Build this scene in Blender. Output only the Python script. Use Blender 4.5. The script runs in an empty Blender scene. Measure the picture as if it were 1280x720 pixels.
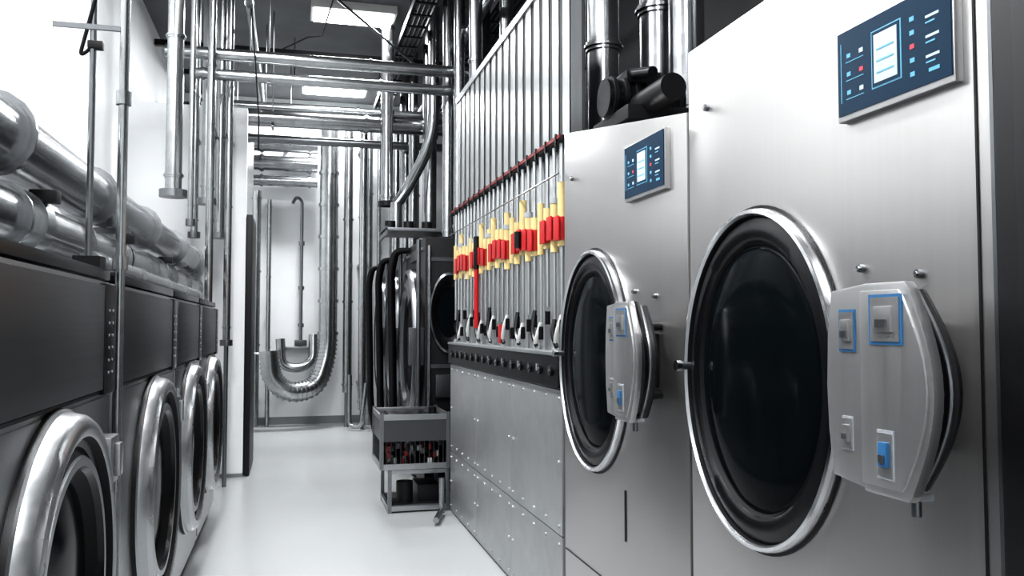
import bpy, bmesh, math, random
from mathutils import Vector, Matrix
random.seed(7)
scene=bpy.context.scene

# ------------------------------------------------------------ materials
def new_mat(name):
    m=bpy.data.materials.new(name); m.use_nodes=True
    nt=m.node_tree; b=nt.nodes["Principled BSDF"]
    return m,nt,b
def simple(name,col,rough=.5,metal=0.,var=.06,scale=8.,coat=0.,bump=0.,spec=.5):
    m,nt,b=new_mat(name)
    tc=nt.nodes.new("ShaderNodeTexCoord"); n=nt.nodes.new("ShaderNodeTexNoise")
    n.inputs["Scale"].default_value=scale; n.inputs["Detail"].default_value=4
    nt.links.new(tc.outputs["Object"],n.inputs["Vector"])
    r=nt.nodes.new("ShaderNodeValToRGB")
    r.color_ramp.elements[0].position=.3; r.color_ramp.elements[1].position=.7
    r.color_ramp.elements[0].color=[c*(1-var) for c in col]+[1]
    r.color_ramp.elements[1].color=[min(1,c*(1+var)) for c in col]+[1]
    nt.links.new(n.outputs["Fac"],r.inputs["Fac"]); nt.links.new(r.outputs["Color"],b.inputs["Base Color"])
    b.inputs["Roughness"].default_value=rough; b.inputs["Metallic"].default_value=metal
    b.inputs["Coat Weight"].default_value=coat; b.inputs["Specular IOR Level"].default_value=spec
    if bump:
        bp=nt.nodes.new("ShaderNodeBump"); bp.inputs["Strength"].default_value=bump; bp.inputs["Distance"].default_value=.01
        nt.links.new(n.outputs["Fac"],bp.inputs["Height"]); nt.links.new(bp.outputs["Normal"],b.inputs["Normal"])
    return m
def brushed(name,col,rough,metal,stretch,var=.06,rv=.03):
    m,nt,b=new_mat(name)
    tc=nt.nodes.new("ShaderNodeTexCoord"); mp=nt.nodes.new("ShaderNodeMapping"); mp.inputs["Scale"].default_value=stretch
    n=nt.nodes.new("ShaderNodeTexNoise"); n.inputs["Scale"].default_value=1.; n.inputs["Detail"].default_value=5
    nt.links.new(tc.outputs["Object"],mp.inputs["Vector"]); nt.links.new(mp.outputs["Vector"],n.inputs["Vector"])
    n2=nt.nodes.new("ShaderNodeTexNoise"); n2.inputs["Scale"].default_value=1.3; n2.inputs["Detail"].default_value=1
    nt.links.new(tc.outputs["Object"],n2.inputs["Vector"])
    ad=nt.nodes.new("ShaderNodeMath"); ad.operation='ADD'
    nt.links.new(n.outputs["Fac"],ad.inputs[0]); nt.links.new(n2.outputs["Fac"],ad.inputs[1])
    r=nt.nodes.new("ShaderNodeMapRange"); r.inputs["From Min"].default_value=.7; r.inputs["From Max"].default_value=1.3
    r.inputs["To Min"].default_value=1-var; r.inputs["To Max"].default_value=1+var
    nt.links.new(ad.outputs[0],r.inputs["Value"])
    mx=nt.nodes.new("ShaderNodeVectorMath"); mx.operation='SCALE'; mx.inputs[0].default_value=col
    nt.links.new(r.outputs["Result"],mx.inputs["Scale"]); nt.links.new(mx.outputs["Vector"],b.inputs["Base Color"])
    r2=nt.nodes.new("ShaderNodeMapRange"); r2.inputs["From Min"].default_value=.3; r2.inputs["From Max"].default_value=.7
    r2.inputs["To Min"].default_value=rough-rv; r2.inputs["To Max"].default_value=rough+rv
    nt.links.new(n.outputs["Fac"],r2.inputs["Value"]); nt.links.new(r2.outputs["Result"],b.inputs["Roughness"])
    b.inputs["Metallic"].default_value=metal
    return m
def galv(name,col,rough,metal=.9,scale=14.,var=.2):
    m,nt,b=new_mat(name)
    tc=nt.nodes.new("ShaderNodeTexCoord")
    v=nt.nodes.new("ShaderNodeTexVoronoi"); v.inputs["Scale"].default_value=scale*2
    n=nt.nodes.new("ShaderNodeTexNoise"); n.inputs["Scale"].default_value=scale*.5; n.inputs["Detail"].default_value=6
    nt.links.new(tc.outputs["Object"],v.inputs["Vector"]); nt.links.new(tc.outputs["Object"],n.inputs["Vector"])
    sx=nt.nodes.new("ShaderNodeSeparateColor"); nt.links.new(v.outputs["Color"],sx.inputs["Color"])
    ad=nt.nodes.new("ShaderNodeMath"); ad.operation='MULTIPLY_ADD'; ad.inputs[1].default_value=.35
    nt.links.new(sx.outputs[0],ad.inputs[0]); nt.links.new(n.outputs["Fac"],ad.inputs[2])
    r=nt.nodes.new("ShaderNodeMapRange"); r.inputs["From Min"].default_value=.4; r.inputs["From Max"].default_value=.95
    r.inputs["To Min"].default_value=1-var; r.inputs["To Max"].default_value=1+var*.6
    nt.links.new(ad.outputs[0],r.inputs["Value"])
    mx=nt.nodes.new("ShaderNodeVectorMath"); mx.operation='SCALE'; mx.inputs[0].default_value=col
    nt.links.new(r.outputs["Result"],mx.inputs["Scale"]); nt.links.new(mx.outputs["Vector"],b.inputs["Base Color"])
    b.inputs["Roughness"].default_value=rough; b.inputs["Metallic"].default_value=metal
    return m
def emis(name,col,s,rough=.3,spec=.5):
    m,nt,b=new_mat(name)
    b.inputs["Base Color"].default_value=(*col,1); b.inputs["Emission Color"].default_value=(*col,1); b.inputs["Emission Strength"].default_value=s
    b.inputs["Roughness"].default_value=rough; b.inputs["Specular IOR Level"].default_value=spec
    return m
M={}
M['wall']=simple("white_plaster",(.80,.81,.82),.75,var=.03,scale=3,bump=.05)
M['ceil']=simple("grey_concrete",(.12,.125,.13),.8,var=.15,scale=2)
M['darkwall']=simple("dark_wall_paint",(.018,.019,.02),.7,var=.2,scale=2)
M['floor']=simple("epoxy_floor",(.39,.40,.405),.27,var=.03,scale=1.2)
M['base']=simple("grey_trim",(.20,.21,.22),.5)
M['steel']=brushed("brushed_steel",(.47,.460,.452),.32,.93,(90,90,1.0),.025,.02)
M['steel2']=brushed("steel_plate",(.50,.50,.50),.32,.88,(50,50,2),.04)
M['dsteel']=brushed("dark_brushed_steel",(.11,.113,.12),.34,.92,(50,1.5,80),.05,.02)
M['msteel']=brushed("mid_brushed_steel",(.22,.23,.24),.30,.92,(50,3,60),.05,.02)
M['lbody']=brushed("washer_body_steel",(.38,.39,.40),.30,.92,(50,3,60),.05,.02)
M['lring']=brushed("door_ring_steel",(.45,.46,.47),.28,.97,(6,6,6),.04,.02)
M['galv']=galv("galvanised_pipe",(.42,.435,.44),.22,.96,14,.15)
M['galvl']=galv("galvanised_sheet",(.44,.45,.455),.40,.75,8,.08)
M['duct']=galv("ventilation_sheet",(.35,.36,.37),.20,.98,9,.25)
M['stud']=brushed("zinc_stud",(.49,.505,.51),.34,.85,(40,40,2),.10)
M['rackback']=simple("rack_back_panel",(.14,.145,.15),.5,.5)
M['chrome']=simple("polished_chrome",(.66,.67,.68),.16,1.,var=.03)
M['black']=simple("black_satin",(.007,.007,.008),.42,var=.2,spec=.3)
M['gloss']=simple("black_gloss",(.005,.005,.006),.24,var=.1,spec=.35)
M['rubber']=simple("black_rubber",(.008,.008,.009),.6,var=.2,spec=.2)
M['glass']=simple("dark_door_glass",(.003,.0045,.0055),.12,var=.1,spec=.035)
M['white']=simple("white_plastic",(.60,.60,.58),.35)
M['grey']=simple("grey_plastic",(.30,.32,.34),.35)
M['red']=simple("red_paint",(.42,.008,.010),.4,var=.15)
M['dred']=simple("dark_red_rail",(.14,.009,.009),.5,var=.15)
M['yellow']=simple("yellow_tag",(.60,.47,.22),.5,var=.15)
M['blue']=simple("blue_sticker",(.03,.12,.26),.35)
M['navy']=emis("screen_navy",(.004,.020,.042),.4,.15,.15)
M['cyan']=emis("screen_cyan",(.10,.28,.40),.45,.3,.2)
M['sw']=emis("screen_white",(.34,.41,.45),.45,.3,.2)
M['sr']=emis("screen_red",(.45,.06,.08),.3,.3,.2)
M['lamp']=emis("lamp_diffuser",(1,1,1),9)

# ------------------------------------------------------------ builder
class B:
    def __init__(s,name): s.name=name; s.bm=bmesh.new(); s.mats=[]
    def mi(s,k):
        if k not in s.mats: s.mats.append(k)
        return s.mats.index(k)
    def box(s,a,b,k,bev=0.):
        x0,x1=sorted((a[0],b[0]));y0,y1=sorted((a[1],b[1]));z0,z1=sorted((a[2],b[2]))
        return s.prism([(y0,z0),(y1,z0),(y1,z1),(y0,z1)],x0,x1,k,bev)
    def prism(s,pts,x0,x1,k,bev=0.,axis='X'):
        def P(p,t):
            return {'X':(t,p[0],p[1]),'Y':(p[0],t,p[1]),'Z':(p[0],p[1],t)}[axis]
        t=bmesh.new()
        A=[t.verts.new(P(p,x0)) for p in pts]; C=[t.verts.new(P(p,x1)) for p in pts]
        t.faces.new(A); t.faces.new(list(reversed(C)))
        n=len(pts)
        for i in range(n):
            t.faces.new([A[i],C[i],C[(i+1)%n],A[(i+1)%n]])
        bmesh.ops.recalc_face_normals(t,faces=t.faces)
        if bev>0: bmesh.ops.bevel(t,geom=list(t.edges),offset=bev,segments=2,affect='EDGES',profile=.7)
        s.merge(t,k)
    def merge(s,t,k,smooth=False):
        i=s.mi(k)
        mp={v:s.bm.verts.new(v.co) for v in t.verts}
        for f in t.faces:
            try: g=s.bm.faces.new([mp[v] for v in f.verts]); g.material_index=i; g.smooth=smooth
            except ValueError: pass
        t.free()
    def tube(s,pts,r,k,seg=14,closed=False,caps=True):
        pts=[Vector(p) for p in pts]; n=len(pts)
        if not isinstance(r,(list,tuple)): r=[r]*n
        tang=[]
        for i in range(n):
            if closed: d=pts[(i+1)%n]-pts[i-1]
            else: d=pts[min(i+1,n-1)]-pts[max(i-1,0)]
            tang.append(d.normalized())
        up=Vector((0,0,1)) if abs(tang[0].z)<.9 else Vector((1,0,0))
        u=tang[0].cross(up).normalized(); rings=[]
        i0=s.mi(k)
        for i in range(n):
            u=(u-tang[i]*u.dot(tang[i])).normalized(); w=tang[i].cross(u)
            rings.append([s.bm.verts.new(pts[i]+(u*math.cos(a)+w*math.sin(a))*r[i]) for a in [2*math.pi*j/seg for j in range(seg)]])
        rng=n if closed else n-1
        for i in range(rng):
            A=rings[i];C=rings[(i+1)%n]
            for j in range(seg):
                f=s.bm.faces.new([A[j],A[(j+1)%seg],C[(j+1)%seg],C[j]]); f.material_index=i0; f.smooth=True
        if caps and not closed:
            for Rr,fl in ((rings[0],True),(rings[-1],False)):
                f=s.bm.faces.new(list(reversed(Rr)) if fl else Rr); f.material_index=i0
    def cyl(s,p,q,r,k,seg=20): s.tube([p,q],r,k,seg)
    def lathe(s,c,ax,prof,seg=56,sy=1.,sz=1.,axis='X'):
        prev=None
        for (r,o,k) in prof:
            def P(a):
                if axis=='X': return (c[0]+ax*o,c[1]+sy*r*math.cos(a),c[2]+sz*r*math.sin(a))
                return (c[0]+sy*r*math.cos(a),c[1]+ax*o,c[2]+sz*r*math.sin(a))
            if r<=1e-6: ring=[s.bm.verts.new(P(0))]
            else: ring=[s.bm.verts.new(P(2*math.pi*j/seg)) for j in range(seg)]
            if prev:
                i=s.mi(k)
                for j in range(seg):
                    j2=(j+1)%seg
                    if len(ring)==1: vs=[prev[j],prev[j2],ring[0]]
                    else: vs=[prev[j],prev[j2],ring[j2],ring[j]]
                    f=s.bm.faces.new(vs); f.material_index=i; f.smooth=True
            prev=ring
    def done(s,normals=True):
        if normals: bmesh.ops.recalc_face_normals(s.bm,faces=s.bm.faces)
        vs=[v.co for v in s.bm.verts]
        c=Vector([(min(v[i] for v in vs)+max(v[i] for v in vs))/2 for i in range(3)]); c.z=min(v.z for v in vs)
        bmesh.ops.translate(s.bm,verts=s.bm.verts,vec=-c)
        me=bpy.data.meshes.new(s.name+"_mesh"); s.bm.to_mesh(me); s.bm.free()
        for k in s.mats: me.materials.append(M[k])
        try: me.set_sharp_from_angle(angle=math.radians(38))
        except Exception: pass
        o=bpy.data.objects.new(s.name,me); o.location=c; scene.collection.objects.link(o); return o

def fillet(pts,rad,n=6):
    P=[Vector(p) for p in pts]; out=[P[0]]
    for i in range(1,len(P)-1):
        a=(P[i-1]-P[i]);b=(P[i+1]-P[i]); d=min(rad,a.length*.49,b.length*.49)
        p0=P[i]+a.normalized()*d; p1=P[i]+b.normalized()*d
        for j in range(n+1):
            t=j/n; out.append(p0*(1-t)**2+P[i]*2*t*(1-t)+p1*t*t)
    out.append(P[-1]); return out
def pipe(b,pts,r,k,rad=None,step=1.2,seg=16,coup=True,kc=None):
    rad=rad or r*3
    b.tube(fillet(pts,rad),r,k,seg)
    if not coup: return
    for i in range(len(pts)-1):
        a=Vector(pts[i]);c=Vector(pts[i+1]);L=(c-a).length;d=(c-a).normalized()
        s0=rad if i>0 else .1; s1=L-(rad if i<len(pts)-2 else .1)
        n=max(1,int((s1-s0)/step))
        for j in range(n+1):
            t=s0+(s1-s0)*j/n
            b.cyl(a+d*(t-r*.28),a+d*(t+r*.28),r*1.12,kc or k,seg)
            b.cyl(a+d*(t-r*.07),a+d*(t+r*.07),r*1.25,kc or k,seg)

# ------------------------------------------------------------ room shell
XL,XR,YF,YB,ZC=-1.4,2.45,-2.6,11.8,4.4
def slab(name,a,b,k):
    o=B(name); o.box(a,b,k); return o.done()
slab("floor",(XL-.1,YF-.1,-.1),(XR+.1,YB+.1,0),'floor')
slab("ceiling",(XL-.1,YF-.1,ZC),(XR+.1,YB+.1,ZC+.1),'ceil')
slab("wall_left",(XL-.1,YF,0),(XL,YB,ZC),'wall')
slab("wall_right",(XR,YF,0),(XR+.1,YB,ZC),'darkwall')
slab("wall_back",(XL,YB,0),(XR,YB+.1,ZC),'wall')
slab("wall_front",(XL,YF-.1,0),(XR,YF,ZC),'wall')
slab("wall_partition",(XL,7.8,0),(-.40,7.92,3.25),'wall')
slab("baseboard_back",(XL,YB-.015,0),(XR,YB,.10),'base')
slab("baseboard_partition",(XL,7.785,0),(-.40,7.8,.03),'base')
o=B("door_1"); o.box((-.395,7.8,.01),(-.345,8.62,2.3),'black',.004)
o.cyl((-.345,8.5,1.05),(-.29,8.5,1.05),.012,'chrome'); o.cyl((-.29,8.5,1.05),(-.29,8.38,1.05),.012,'chrome'); o.done()

# ------------------------------------------------------------ right-hand washers
def latch(o,yc):
    y0=yc-.485
    def Y(v): return y0-v
    o.box((1.10,Y(.04),1.12),(.98,Y(.10),1.29),'black',.01)
    L=[(Y(.0),1.04),(Y(-.012),1.12),(Y(-.016),1.2),(Y(-.012),1.29),(Y(0),1.375),(Y(.10),1.385),(Y(.10),1.03)]
    o.prism(L,.965,.985,'steel2',.004)
    o.box((.985,Y(.015),1.06),(1.1,Y(.035),1.34),'msteel',.006)
    def leaf(g,top,bot,x0,x1,k,bev):
        R=[(Y(.108),bot),(Y(.108),top),(Y(.215-g),top)]
        for i in range(13):
            t=i/12; R.append((Y(.225-g+.050*math.sin(math.pi*t)),top-.012-(top-bot-.024)*t))
        R.append((Y(.215-g),bot))
        o.prism(R,x0,x1,k,bev)
    leaf(0,1.383,1.03,.948,.968,'steel2',.005)
    leaf(.012,1.370,1.045,.944,.95,'steel2',.002)
    pts=[(.985,Y(.168+.074*math.sin(math.pi*i/16)),1.375-.34*i/16) for i in range(17)]
    o.tube(pts,.017,'gloss',10)
    pts=[(1.02,Y(.160+.074*math.sin(math.pi*i/16)),1.365-.32*i/16) for i in range(17)]
    o.tube(pts,.014,'black',8)
    pts=[(1.003,Y(.172+.074*math.sin(math.pi*i/16)),1.37-.33*i/16) for i in range(17)]
    o.tube(pts,.007,'msteel',8)
    for zz in (1.10,1.31): o.cyl((.98,Y(.14),zz),(1.1,Y(.11),zz),.014,'black',10)
    def st(ya,za,w,h,x,k,kk):
        o.box((x,Y(ya),za),(x-.002,Y(ya+w),za+h),k)
        o.box((x-.001,Y(ya+w*.07),za+h*.06),(x-.0035,Y(ya+w*.93),za+h*.94),'steel2')
        o.box((x-.002,Y(ya+w*.24),za+h*.25),(x-.009,Y(ya+w*.76),za+h*.76),kk,.002)
        o.box((x-.008,Y(ya+w*.34),za+h*.34),(x-.012,Y(ya+w*.66),za+h*.50),'msteel')
    st(.135,1.280,.080,.083,.944,'blue','steel2')
    st(.025,1.265,.045,.075,.965,'blue','steel2')
    st(.15,1.06,.040,.080,.944,'grey','blue')
    st(.03,1.09,.03,.06,.965,'grey','steel2')
    o.cyl((.975,Y(.20),1.035),(.975,Y(.20),1.005),.008,'msteel'); o.cyl((.96,Y(.205),1.035),(1.0,Y(.205),1.035),.006,'grey')
def screen(o,yc):
    ya,yb=yc-.355,yc-.672; z0,z1=1.725,1.912
    o.box((1.10,ya,z0),(1.082,yb,z1),'steel2',.003)
    o.box((1.083,ya-.005,z0+.012),(1.0795,yb+.005,z1-.005),'navy')
    def el(u0,v0,u1,v1,k,X=1.0795):
        W=yb-ya;H=z1-z0
        o.box((X,ya+W*u0,z0+H*v0),(X-.0010,ya+W*u1,z0+H*v1),k)
    el(.05,.2,.055,.85,'cyan')
    for r_ in range(3):
        for c in range(2): el(.11+c*.12,.27+r_*.2,.145+c*.12,.315+r_*.2,'sr' if (r_,c) in((1,1),) else ('sw' if c else 'cyan'))
        el(.10,.22+r_*.2,.27,.228+r_*.2,'cyan')
    el(.345,.22,.605,.82,'cyan'); el(.355,.235,.595,.805,'navy',1.0785)
    el(.375,.27,.575,.77,'sw',1.0775)
    for i in range(3): el(.40,.36+i*.12,.55,.375+i*.12,'cyan',1.0765)
    for r_ in range(5): el(.675,.19+.135*r_,.71,.235+.135*r_,'sr' if r_==2 else 'cyan')
    for r_ in range(3):
        el(.80,.31+.19*r_,.90,.335+.19*r_,'sw'); el(.80,.26+.19*r_,.87,.275+.19*r_,'cyan')
    el(.82,.17,.90,.205,'cyan')
def washer(yc,slope):
    o=B("industrial_washer")
    y1=yc+.355; y0=yc-.78
    zt1=2.10; zt0=2.10
    if slope: zt1,zt0=2.12,1.93
    else: y0=yc-.735
    o.prism([(y0,.10),(y1,.10),(y1,zt1),(y0,zt0)],1.1,2.2,'steel',.006)
    o.box((1.16,y0+.02,0),(2.15,y1-.02,.11),'black')
    if not slope:
        o.box((1.1,y0+.036,.12),(1.0975,y0+.041,2.08),'black')
        o.box((1.1,y0+.0,.12),(1.096,y0+.008,2.08),'msteel')
    o.box((1.1,y0+.01,.40),(1.0985,y1-.01,.405),'black')
    o.box((1.1,yc-.297,.585),(1.097,yc-.307,.755),'black')
    P=[(1.0,0,'lring'),(1.0,.018,'lring'),(.99,.028,'chrome'),(.970,.030,'chrome'),(.958,.022,'lring'),
       (.955,.012,'rubber'),(.90,.020,'gloss'),(.84,.022,'gloss'),(.80,.012,'gloss'),(.785,.0,'rubber'),(.77,.004,'rubber'),(.74,.010,'glass'),(.55,.018,'glass'),(.35,.023,'glass'),(.15,.026,'glass'),(0,.0265,'glass')]
    o.lathe((1.1,yc,1.185),-1,[(r,x,k) for r,x,k in P],72,.348,.412)
    o.lathe((1.1,yc,1.185),-1,[(1.025,.001,'black'),(1.025,.004,'black'),(1.0,.004,'black')],72,.346,.410)
    o.cyl((1.1,yc+.338,1.2),(1.05,yc+.338,1.2),.012,'msteel'); o.cyl((1.06,yc+.338,1.2),(1.045,yc+.338,1.2),.015,'chrome')
    for yy,zz,rr in ((yc+.24,1.91,.010),(yc-.40,1.425,.008),(yc-.56,1.405,.008),(yc+.3,.2,.01),(yc-.7,.2,.01)):
        o.cyl((1.1,yy,zz),(1.09,yy,zz),rr,'msteel',12); o.cyl((1.092,yy,zz),(1.086,yy,zz),rr*.6,'chrome',6)
    latch(o,yc); screen(o,yc)
    return o.done()
washer(1.85,False); washer(3.0,True)
o=B("tall_black_cabinet"); o.box((1.088,.35,0),(2.2,1.108,2.35),'black',.006)
o.box((1.088,.40,.15),(1.08,1.06,2.2),'black',.003); o.cyl((1.06,.85,1.0),(1.06,.85,1.3),.01,'chrome')
o.cyl((1.06,.85,1.02),(1.085,.85,1.02),.006,'chrome');o.cyl((1.06,.85,1.28),(1.085,.85,1.28),.006,'chrome'); o.done()

# ------------------------------------------------------------ control cabinet with riveted panels
o=B("riveted_control_cabinet")
Y0,Y1=3.40,5.97
o.box((1.115,Y0,.0),(2.2,Y1,1.19),'galvl',.004)
ed=[Y0,4.25,5.1,Y1]
for i in range(3):
    for z0,z1 in ((.02,.427),(.433,1.04)):
        o.box((1.115,ed[i]+.001,z0),(1.102,ed[i+1]-.001,z1),'galvl',.002)
        for yy in [ed[i]+.04+j*(ed[i+1]-ed[i]-.08)/4 for j in range(5)]:
            for zz in (z0+.035,z1-.035):
                o.cyl((1.104,yy,zz),(1.096,yy,zz),.008,'stud',8)
        for zz in (z0+(z1-z0)*.5,):
            for yy in (ed[i]+.04,ed[i+1]-.04): o.cyl((1.104,yy,zz),(1.096,yy,zz),.008,'stud',8)
o.box((1.115,Y0,1.05),(1.085,Y1,1.185),'black',.004)
yy=Y0+.08; j=0
while yy<Y1-.05:
    o.cyl((1.087,yy,1.12),(1.07,yy,1.12),.024,'gloss',14); o.cyl((1.072,yy,1.12),(1.067,yy,1.12),.008,'msteel',10)
    if j%2: o.box((1.086,yy+.06,1.11),(1.082,yy+.08,1.14),'grey')
    yy+=.165; j+=1
o.box((1.08,Y0,1.185),(1.4,Y1,1.20),'stud',.003)
o.done()

o=B("metal_stud_rack")
o.box((1.20,Y0+.02,1.2),(1.215,Y1,2.93),'rackback')
yy=Y0+.01; i=0
while yy<Y1-.05:
    w=.105
    o.box((1.145,yy,2.12),(1.20,yy+.006,2.93),'stud'); o.box((1.145,yy,2.12),(1.149,yy+w,2.93),'stud'); o.box((1.145,yy+w-.004,2.12),(1.17,yy+w,2.93),'stud')
    o.cyl((1.175,yy+.03,1.2),(1.175,yy+.03,2.13),.024,'stud',12)
    o.cyl((1.175,yy+.106,1.2),(1.175,yy+.106,2.13),.018,'stud',12)
    yy+=.152; i+=1
o.box((1.10,Y0-.02,2.105),(1.21,Y1,2.122),'black')
o.box((1.135,Y0-.0,2.92),(1.22,Y1,2.96),'stud')
o.box((1.094,Y0-.0,2.114),(1.10,Y1,2.130),'dred')
o.cyl((1.09,Y0-.0,1.96),(1.09,Y1,1.96),.004,'msteel',8)
for k in range(17):
    y=Y0+.05+k*.155
    o.box((1.09,y-.008,2.085),(1.097,y+.008,2.138),'gloss')
o.done()

o=B("tagged_hose_set")
y=Y0+.05; i=0
while y<Y1-.1:
    x=1.12; z0=1.22+random.uniform(0,.12)
    o.cyl((x,y,z0+.1),(x,y,2.1),.009,'stud',8)
    zc=1.73+.012*math.sin(i*1.3)
    gap=(i%5==3)
    if not gap:
        o.cyl((x,y,zc-.055-(.05 if i%2 else .02)),(x,y,zc+.08+(.12 if i%3==0 else .03)),.019,'yellow',12)
        o.box((x-.028,y-.036,zc-.052),(x-.022,y+.036,zc+.052),'red',.002)
        o.cyl((x,y,zc-.05),(x,y,zc+.05),.024,'red',12)
    else:
        o.cyl((x,y,zc-.08),(x,y,zc+.16),.017,'yellow',12)
    if i%4==1: o.cyl((x,y,zc+.11),(x,y,zc+.135),.022,'grey',10)
    o.cyl((x,y,z0+.02),(x,y,z0+.08),.012,'gloss',8)
    if i%3==0: o.tube(fillet([(x,y,z0+.1),(x-.02,y+.02,z0+.02),(x-.01,y+.07,1.22),(x+.02,y+.16,1.215)],.05),.010,'white',8)
    if i%3==1: o.tube(fillet([(x,y,z0+.1),(x-.02,y-.02,1.28),(x-.01,y-.06,1.22)],.04),.011,'gloss',8)
    y+=.105; i+=1
o.cyl((1.09,5.05,1.30),(1.09,5.05,1.66),.014,'red',10); o.cyl((1.09,5.05,1.66),(1.09,5.05,1.86),.018,'gloss',10)
o.cyl((1.085,4.05,1.70),(1.085,4.05,1.78),.018,'gloss',10)
o.box((1.09,4.45,1.22),(1.11,4.49,1.32),'red',.004)
o.done()

# ------------------------------------------------------------ pipes above right machines
for (x,y,r) in ((1.6,4.62,.07),(1.6,4.20,.085),(1.98,4.4,.05)):
    o=B("vertical_duct"); pipe(o,[(x,y,1.2),(x,y,ZC)],r,'galv',step=.7); o.done()
for (x,y,r,z) in ((1.6,3.50,.085,2.125),(1.6,3.22,.075,2.125),(1.9,2.72,.07,2.125),(1.6,2.02,.06,2.105),(1.9,2.45,.06,2.125)):
    o=B("exhaust_duct"); pipe(o,[(x,y,z),(x,y,ZC)],r,'duct',step=.5)
    o.cyl((x,y,z),(x,y,z+.06),r*1.5,'black'); o.done()
o=B("blower_motor")
o.cyl((1.18,3.1,2.21),(1.50,3.1,2.21),.075,'gloss',24)
for k in range(7): o.cyl((1.2+k*.045,3.1,2.21),(1.215+k*.045,3.1,2.21),.085,'black',24)
o.box((1.2,2.9,2.085),(1.46,3.28,2.14),'black',.01)
o.cyl((1.3,2.72,2.16),(1.3,3.0,2.16),.05,'black',20)
o.tube(fillet([(1.3,3.3,2.13),(1.3,3.3,2.28),(1.28,3.1,2.31),(1.28,2.85,2.25)],.06),.02,'gloss',10)
o.box((1.25,3.03,2.26),(1.4,3.15,2.31),'gloss',.01)
o.done()

# ------------------------------------------------------------ left row of washers
def lwasher(y0,y1,yc):
    o=B("front_load_washer"); X=-.52
    o.box((X,y0,.07),(-1.28,y1,1.44),'lbody',.01)
    o.box((X-.04,y0+.02,0),(-1.25,y1-.02,.08),'black')
    o.box((X+.0,y0+.005,1.445),(X-.06,y1-.005,1.475),'gloss',.004)
    yb=y1-.16
    o.box((X,y0+.02,1.135),(X+.018,yb,1.425),'dsteel',.004)
    o.box((X,yb+.005,1.12),(X+.02,y1-.012,1.43),'gloss',.004)
    for r_ in range(6):
        for c in range(2):
            o.cyl((X+.019,yb+.05+c*.05,1.18+r_*.035),(X+.022,yb+.05+c*.05,1.18+r_*.035),.004,'grey',8)
    o.box((X,y0+.02,1.122),(X+.008,yb,1.130),'black')
    o.box((X,y0+.015,.10),(X+.006,y1-.015,1.11),'lbody',.003)
    P=[(.435,.004,'black'),(.432,.02,'black'),(.425,.025,'lbody'),(.418,.055,'lbody'),(.405,.070,'lring'),(.385,.074,'lring'),(.368,.068,'lring'),
       (.362,.05,'rubber'),(.345,.045,'gloss'),(.325,.055,'gloss'),(.32,.06,'lbody'),(.30,.06,'lbody'),(.292,.045,'gloss'),(.27,.02,'rubber'),(.26,.02,'glass'),(.15,.035,'glass'),(0,.04,'glass')]
    o.lathe((X,yc,.69),1,P,72,.95,1.0)
    o.box((X,yc+.37,.88),(X+.055,yc+.49,1.01),'lbody',.012)
    o.box((X+.055,yc+.41,.90),(X+.07,yc+.46,.99),'lring',.006)
    return o.done()
lwasher(1.36,2.72,2.12); lwasher(2.78,4.10,3.50); lwasher(4.13,5.20,4.66); lwasher(5.23,6.30,5.76)
lwasher(-.04,1.30,.7)

o=B("horizontal_duct"); pipe(o,[(-.86,-2.3,1.875),(-.86,7.79,1.875)],.105,'duct',step=1.1)
for y in (-.5,1.9,4.3,6.5): 
    o.box((-1.395,y-.02,1.745),(-.74,y+.02,1.77),'msteel'); 
o.done()
o=B("horizontal_duct"); pipe(o,[(-.84,-2.3,1.635),(-.84,7.79,1.635)],.085,'duct',step=.8)
for y in (.3,1.5,2.95,4.3,5.6):
    o.cyl((-.84,y-.05,1.635),(-.84,y+.05,1.635),.105,'galv',24)
    o.box((-.9,y-.04,1.445),(-.78,y+.04,1.56),'msteel')
    o.box((-.80,y-.03,1.70),(-.72,y+.03,1.74),'black',.005)
o.done()
o=B("water_pipe"); pipe(o,[(-1.2,-2.3,2.12),(-1.2,7.79,2.12)],.04,'galv',step=1.4)
for y in (0,2.5,5,7.): o.box((-1.395,y-.015,2.10),(-1.16,y+.015,2.12),'msteel')
o.done()
o=B("rinse_pipe"); pipe(o,[(-.66,3.1,1.53),(-.66,6.5,1.53)],.035,'galv',step=.7)
for y in (3.5,4.4,5.7): o.box((-.68,y-.02,1.445),(-.64,y+.02,1.5),'msteel')
o.done()
o=B("water_pipe"); pipe(o,[(-1.05,-2.3,2.32),(-1.05,3.2,2.32),(-1.05,3.2,ZC)],.025,'galv',step=1.4); o.done()

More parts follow.
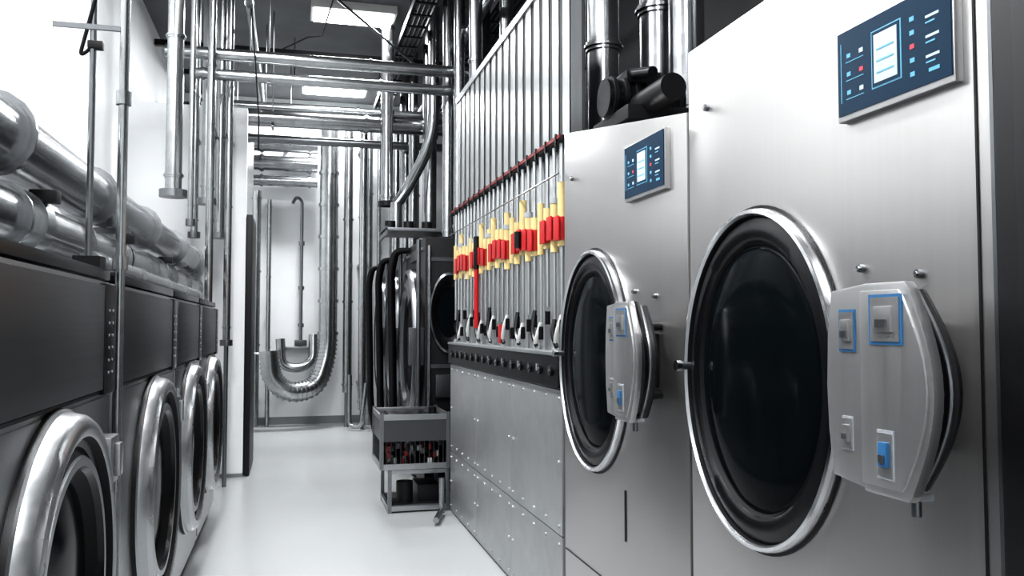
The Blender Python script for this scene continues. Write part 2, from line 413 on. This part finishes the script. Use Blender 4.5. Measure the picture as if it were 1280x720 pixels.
o=B("support_pole"); o.cyl((-.5,2.75,0),(-.5,2.75,ZC),.014,'galv'); 
for z in (1.5,2.0,2.6,3.2): o.cyl((-.5,2.75,z-.02),(-.5,2.75,z+.02),.022,'galv')
o.box((-.5,2.745,2.205),(-.70,2.755,2.22),'msteel'); o.done()
o=B("electrical_conduit"); o.cyl((-.62,2.9,1.5),(-.62,2.9,ZC),.010,'msteel')
o.tube(fillet([(-.62,2.9,2.2),(-.66,2.9,2.16),(-.60,2.88,2.4),(-.60,2.88,3.6)],.05),.006,'rubber',8)
o.box((-.635,2.885,2.19),(-.59,2.915,2.215),'black',.004); o.box((-.66,2.87,1.48),(-.58,2.95,1.53),'black'); o.done()
for x,y,r,zb in ((-.80,6.2,.055,2.25),(-.68,7.25,.045,2.35),(-.62,6.85,.03,1.3),(-.60,7.5,.045,2.1),(-.52,7.35,.03,1.2),(-.73,6.6,.02,2.1),(-.80,7.5,.03,2.1)):
    o=B("vertical_pipe"); pipe(o,[(x,y,zb),(x,y,ZC)],r,'galv',step=.9)
    o.cyl((x,y,zb-.05),(x,y,zb),r*1.7,'msteel'); 
    if y>6.8: o.box((x-.01,y,2.9),(x+.01,7.8,2.93),'msteel')
    if zb<1.6: o.cyl((x,y,0),(x,y,zb),r*.6,'msteel')
    o.done()

# ------------------------------------------------------------ ceiling services
def cpipe(x0,x1,y,z,r,k='galv'):
    o=B("ceiling_pipe"); pts=[(x0,y,z),(x1,y,z)]
    pipe(o,pts,r,k,step=1.0)
    for t in (.2,.8):
        x=x0+(x1-x0)*t; o.cyl((x,y,z),(x,y,ZC),.006,'msteel',8); o.box((x-.012,y-r*1.15,z-r*1.15),(x+.012,y+r*1.15,z-r*1.05),'msteel')
    o.done()
cpipe(-.98,2.2,7.0,3.47,.05); cpipe(-.80,2.2,7.05,3.32,.045); cpipe(-.8,2.2,8.5,3.34,.085,'duct'); cpipe(-.9,2.2,8.9,3.55,.05)
cpipe(-1.3,2.2,9.6,3.66,.07,'duct'); cpipe(-.6,2.2,10.2,3.50,.05,'msteel'); cpipe(-1.3,2.2,6.3,4.0,.03,'msteel')
for x,z,r,y0,y1 in ((-.35,3.85,.03,3.0,10.7),(1.42,3.78,.04,3.0,10.7)):
    o=B("ceiling_pipe"); pipe(o,[(x,y0,z),(x,y1,z)],r,'duct' if r>.06 else 'msteel',step=1.5)
    for y in (y0+.5,(y0+y1)/2,y1-.5): o.cyl((x,y,z),(x,y,ZC),.006,'msteel',8)
    o.done()
for x in (1.0,1.7):
    o=B("cable_tray"); w=.2
    for dx in (0,w): o.box((x+dx,3.6,4.12),(x+dx+.01,11.0,4.18),'black')
    y=3.6
    while y<10.9: o.box((x,y,4.12),(x+w,y+.03,4.135),'black'); y+=.3
    for k in range(4): o.cyl((x+.03+k*.045,3.6,4.15),(x+.03+k*.045,11.0,4.15),.012,'rubber',8)
    for y in (4.5,7.5,10.5):
        for dx in (0,w): o.cyl((x+dx+.005,y,4.15),(x+dx+.005,y,ZC),.006,'msteel',6)
    o.done()
for y in (4.6,6.7,9.2,10.2):
    o=B("ceiling_strut"); o.box((XL+.005,y,4.20),(XR-.005,y+.06,4.26),'black'); 
    for x in (-1,0,1.,2.): o.cyl((x,y+.03,4.26),(x,y+.03,ZC),.008,'msteel',6)
    o.done()
for k,(xa,xb,ya) in enumerate(((-.9,.2,5.0),(.9,2.2,5.4),(.2,1.3,7.6),(1.1,2.3,8.0))):
    o=B("ceiling_brace"); o.tube([(xa,ya,4.36),(xb,ya+.9,3.9)],.012,'dsteel',8); o.cyl((xb,ya+.9,3.88),(xb,ya+.9,ZC),.008,'msteel',8); o.done()
o=B("hanging_cable")
o.tube([(-.33,6.9,ZC),(-.34,6.9,3.9),(-.30,6.9,3.4),(-.27,6.95,2.95),(-.27,6.95,2.7)],.006,'rubber',8)
o.tube([(.55,6.6,ZC),(.3,6.6,3.9),(.2,6.6,3.55),(.1,6.8,3.6),(-.1,7.,3.55)],.006,'rubber',8); o.done()

# ------------------------------------------------------------ back services
yb=11.45
for z,r in ((3.70,.10),(3.45,.10),(3.22,.07)):
    o=B("ventilation_duct"); pipe(o,[(-.5,yb,z),(.31,yb,z)],r,'duct',step=.4); o.box((-.1,yb,z-.02),(-.06,YB-.005,z+.02),'msteel'); o.done()
def vb(x,y,z0,z1,r,k='galv'):
    o=B("utility_pipe"); pipe(o,[(x,y,z0),(x,y,z1)],r,k,step=.9)
    for z in (z0+.3,(z0+z1)/2,z1-.3): o.box((x-r*.4,y,z-.02),(x+r*.4,YB-.005,z+.02),'msteel')
    if z0>.05: o.cyl((x,y,0),(x,y,z0),r*.5,'msteel')
    o.done()
vb(-.46,11.6,.0,3.1,.055); vb(-.30,11.65,.0,3.0,.03)
vb(.71,11.3,.45,3.9,.06); vb(1.0,11.5,.0,4.2,.05); vb(1.14,11.6,.6,4.1,.03); vb(1.35,11.4,.0,4.2,.09,'duct'); vb(1.62,11.5,0,4.2,.06)
vb(.88,11.0,.25,4.0,.05)
o=B("flexible_duct")
pts=fillet([(.46,11.3,4.1),(.46,11.3,.95),(.32,11.2,.52),(-.02,11.1,.46),(-.24,11.1,.64),(-.27,11.1,1.0)],.28,10)
o.tube(pts,.120,'galv',18)
P=[Vector(p) for p in pts]
acc=0; nxt=0
for i in range(1,len(P)-1):
    L=(P[i+1]-P[i]).length
    if i<2: continue
    d=(P[i+1]-P[i]).normalized(); t=0
    while nxt<acc+L:
        q=P[i]+d*(nxt-acc); o.cyl(q-d*.009,q+d*.009,.132,'galv',18); nxt+=.055
    acc+=L
for i in range(7): o.cyl((.46,11.3,1.2+i*.42),(.46,11.3,1.24+i*.42),.135,'galv',18)
o.done()
o=B("drain_trap")
pts=fillet([(.28,11.55,1.2),(.28,11.5,.85),(.1,11.45,.75),(-.12,11.45,.8),(-.14,11.45,1.15)],.15,8)
o.tube(pts,.06,'galv',14); o.box((.24,11.55,1.15),(.32,YB-.005,1.2),'msteel'); o.done()
o=B("utility_basin")
o.box((-.12,11.6,1.0),(.3,YB-.005,1.04),'msteel',.01); 
o.tube(fillet([(.12,11.68,1.04),(.12,11.68,3.0),(.05,11.62,3.05),(.0,11.57,2.95)],.08),.022,'msteel',10)
for z in (1.3,1.8,2.4): o.cyl((.12,11.68,z),(.12,11.68,z+.05),.04,'msteel'); 
o.box((.04,11.62,1.05),(.2,11.72,1.13),'dsteel',.01); o.done()
o=B("drain_hose")
o.tube(fillet([(.72,10.9,.7),(.72,10.9,.05),(.86,10.8,.05),(.92,10.8,.6)],.08),.028,'galv',10); o.done()

# ------------------------------------------------------------ black dryers + shelf + trolley
def dryer(y0,y1):
    o=B("black_tumble_dryer"); yc=(y0+y1)/2; X=1.02
    o.box((X,y0,.06),(2.2,y1,2.02),'black',.01); o.box((X+.05,y0+.02,0),(2.15,y1-.02,.07),'black')
    for zz in (.38,1.92): o.box((X,y0+.04,zz),(X-.015,y1-.04,zz+.025),'msteel')
    P=[(.50,0,'black'),(.50,.05,'gloss'),(.485,.08,'msteel'),(.465,.085,'msteel'),(.45,.075,'gloss'),(.40,.10,'gloss'),(.36,.09,'gloss'),(.34,.06,'msteel'),(.32,.05,'rubber'),(.30,.03,'gloss'),(.2,.05,'glass'),(0,.06,'glass')]
    o.lathe((X,yc,1.15),-1,P,56,.95,1.3)
    o.box((X,yc-.2,1.86),(X-.02,yc+.2,1.95),'dsteel',.004)
    o.box((X,y0+.02,1.0),(X-.12,y0+.07,1.3),'dsteel',.01)
    o.cyl((X-.05,y0+.02,.2),(X-.05,y0+.02,2.0),.018,'msteel',10)
    P=[(.16,0,'black'),(.16,.04,'gloss'),(.15,.055,'msteel'),(.14,.055,'gloss'),(.11,.04,'gloss'),(.10,.02,'rubber'),(0,.03,'glass')]
    if y0<7:
        o.lathe((X+.19,y0,1.42),-1,P,40,1,2.0,axis='Y')
        o.cyl((X+.38,y0-.04,.2),(X+.38,y0-.04,2.0),.028,'galv',12); o.cyl((X+.03,y0-.03,.2),(X+.03,y0-.03,1.95),.014,'galv',12)
        o.box((X+.02,y0-.01,1.83),(X+.6,y0,1.86),'msteel'); o.box((X+.02,y0-.01,.98),(X+.6,y0,1.01),'msteel')
        o.box((X+.08,y0-.05,.75),(X+.3,y0,.93),'dsteel',.008)
    for xx,yy,kk in ((X-.14,y1-.02,'gloss'),(X-.17,y1-.10,'rubber')):
        o.tube(fillet([(X,yy,2.0),(xx+.04,yy,1.99),(xx,yy,1.8),(xx+.02,yy+.03,1.1),(xx+.03,yy,.4),(xx+.1,yy,.03)],.2),.026,kk,10)
    return o.done()
dryer(6.65,7.72); dryer(7.79,8.86); dryer(8.93,10.0)
o=B("equipment_shelf"); o.box((.80,7.5,2.16),(2.4,8.1,2.19),'msteel',.004); o.box((.80,7.5,2.12),(.815,8.1,2.2),'msteel')
for k in range(3):
    o.cyl((.87+k*.17,7.8,2.19),(.87+k*.17,7.8,2.28),.05,'black'); 
for yy in (7.52,8.06): o.box((1.4,yy,2.03),(1.43,yy+.03,2.16),'black')
o.done()
for (x,y,z0,r,k) in ((.9,8.4,2.5,.06,'galv'),(1.33,8.4,2.03,.07,'duct'),(1.5,7.7,2.2,.05,'galv'),(1.3,9.4,2.03,.05,'galv'),(1.3,7.2,2.03,.05,'galv'),(1.32,6.8,2.03,.045,'galv'),(1.55,7.0,2.03,.08,'duct'),(1.35,10.4,1.0,.08,'duct'),(1.6,6.3,1.2,.06,'galv'),(1.32,6.15,1.2,.05,'msteel')):
    o=B("drop_duct"); pipe(o,[(x,y,z0),(x,y,ZC)],r,k,step=.8); o.cyl((x,y,z0),(x,y,z0+.05),r*1.4,'black')
    if z0 in(1.0,1.2): o.cyl((x,y,z0),(x,y,0),r*.5,'msteel')
    o.done()
o=B("curved_duct"); pipe(o,[(.98,8.25,2.5),(1.08,8.25,2.65),(1.3,8.0,3.1),(1.3,8.0,ZC)],.055,'galv',rad=.3,coup=False)
o.cyl((.98,8.25,2.2),(.98,8.25,2.52),.06,'galv'); o.done()

# steel utility trolley: lipped tray on top of a mesh basket, open angle-iron stand below
o=B("steel_utility_trolley")
def frame(x0,x1,y0,y1,z,h,k):
    o.box((x0-.01,y0-.012,z-h/2),(x1+.01,y0,z+h/2),k,.002); o.box((x0-.01,y1,z-h/2),(x1+.01,y1+.012,z+h/2),k,.002)
    o.box((x0-.012,y0,z-h/2),(x0,y1,z+h/2),k,.002); o.box((x1,y0,z-h/2),(x1+.012,y1,z+h/2),k,.002)
x0,x1,y0,y1=.62,1.09,6.0,6.55
for z,h,k in ((.67,.040,'lbody'),(.325,.040,'lbody')): frame(x0,x1,y0,y1,z,h,k)
for x,y in ((x0,y0),(x1,y0),(x1,y1),(x0,y1)): o.box((x-.013,y-.013,.31),(x+.013,y+.013,.70),'msteel')
o.box((x0,y0,.315),(x1,y1,.33),'dsteel'); o.box((x0,y0,.585),(x1,y1,.60),'msteel')
o.box((x0-.006,y0-.006,.50),(x1,y0,.65),'dsteel'); o.box((x0-.006,y0,.50),(x0,y1,.65),'dsteel')
o.box((x0,y1-.01,.33),(x1,y1,.60),'black'); o.box((x1-.01,y0,.33),(x1,y1,.60),'black')
for i in range(1,14): 
    x=x0+(x1-x0)*i/14; o.cyl((x,y0,.33),(x,y0,.5),.003,'dsteel',6)
for i in range(1,12):
    y=y0+(y1-y0)*i/12; o.cyl((x0,y,.33),(x0,y,.5),.003,'dsteel',6)
for i in range(70):
    x=random.uniform(x0+.03,x1-.04);y=random.uniform(y0+.03,y1-.06);z=.33+random.choice([0,.045,.09,.13]);s=random.uniform(.008,.016)
    o.box((x-s,y-s,z),(x+s,y+s,z+.04),random.choice(['black','dred','gloss','white','black','grey','grey','black','red']),.003)
o.box((x0+.06,y0+.12,.60),(x1-.12,y1-.1,.68),'gloss',.01); o.cyl((x1-.08,y0+.2,.60),(x1-.08,y0+.2,.72),.03,'black',14)
x0,x1,y0,y1=.68,1.09,6.02,6.5
for z,h,k in ((.285,.030,'lbody'),(.03,.035,'lbody')): frame(x0,x1,y0,y1,z,h,k)
for x,y in ((x0,y0),(x1,y0),(x1,y1),(x0,y1)): o.box((x-.013,y-.013,0),(x+.013,y+.013,.31),'msteel')
o.box((x0,y0,.045),(x1,y1,.055),'dsteel'); o.cyl((x0+.12,y0+.12,.055),(x0+.12,y0+.12,.2),.06,'black',18); o.box((x1-.2,y0+.1,.055),(x1-.04,y1-.1,.17),'black',.008)
o.done()
o=B("floor_drain_pipe"); pipe(o,[(1.02,5.85,.04),(.93,5.55,.04)],.02,'galv',coup=False); o.cyl((1.02,5.85,.02),(1.02,5.85,.26),.02,'galv'); o.done()

# ------------------------------------------------------------ lights
def fixture(x,y,w,l,p):
    o=B("ceiling_light"); z=4.32
    o.box((x-w/2-.03,y-l/2-.03,z),(x+w/2+.03,y+l/2+.03,z+.078),'white',.006)
    o.box((x-w/2,y-l/2,z-.012),(x+w/2,y+l/2,z+.01),'lamp'); 
    ob=o.done()
    L=bpy.data.lights.new("ceiling_light_lamp","AREA"); L.shape='RECTANGLE'; L.size=w; L.size_y=l; L.energy=p; L.color=(.97,.985,1)
    lo=bpy.data.objects.new("lamp",L); scene.collection.objects.link(lo); lo.location=(x,y,z-.03)
    lo.parent=ob; lo.matrix_parent_inverse=Matrix.Translation(-ob.location)
fixture(.55,8.25,.75,.35,90); fixture(.5,10.95,.75,.35,160)
fixture(-.3,5.4,.4,1.3,115); fixture(-.5,2.6,.4,1.3,190); fixture(-.3,-.4,.4,1.3,120)  # unseen fixtures, added to brighten the near corridor and give the steel reflections

w=bpy.data.worlds.new("room_world"); scene.world=w; w.use_nodes=True
w.node_tree.nodes["Background"].inputs[0].default_value=(.8,.85,.9,1); w.node_tree.nodes["Background"].inputs[1].default_value=.3

cam=bpy.data.cameras.new("camera"); co=bpy.data.objects.new("camera",cam); scene.collection.objects.link(co)
cam.sensor_width=36; cam.lens=36*1057/1280; cam.clip_start=.02
co.location=(0,0,1.31); co.rotation_euler=(math.radians(92.6),0,math.radians(-14.6))
scene.camera=co
scene.view_settings.view_transform='Standard'
try: scene.view_settings.look='Medium High Contrast'
except Exception as e: print(e)
scene.view_settings.exposure=-0.1
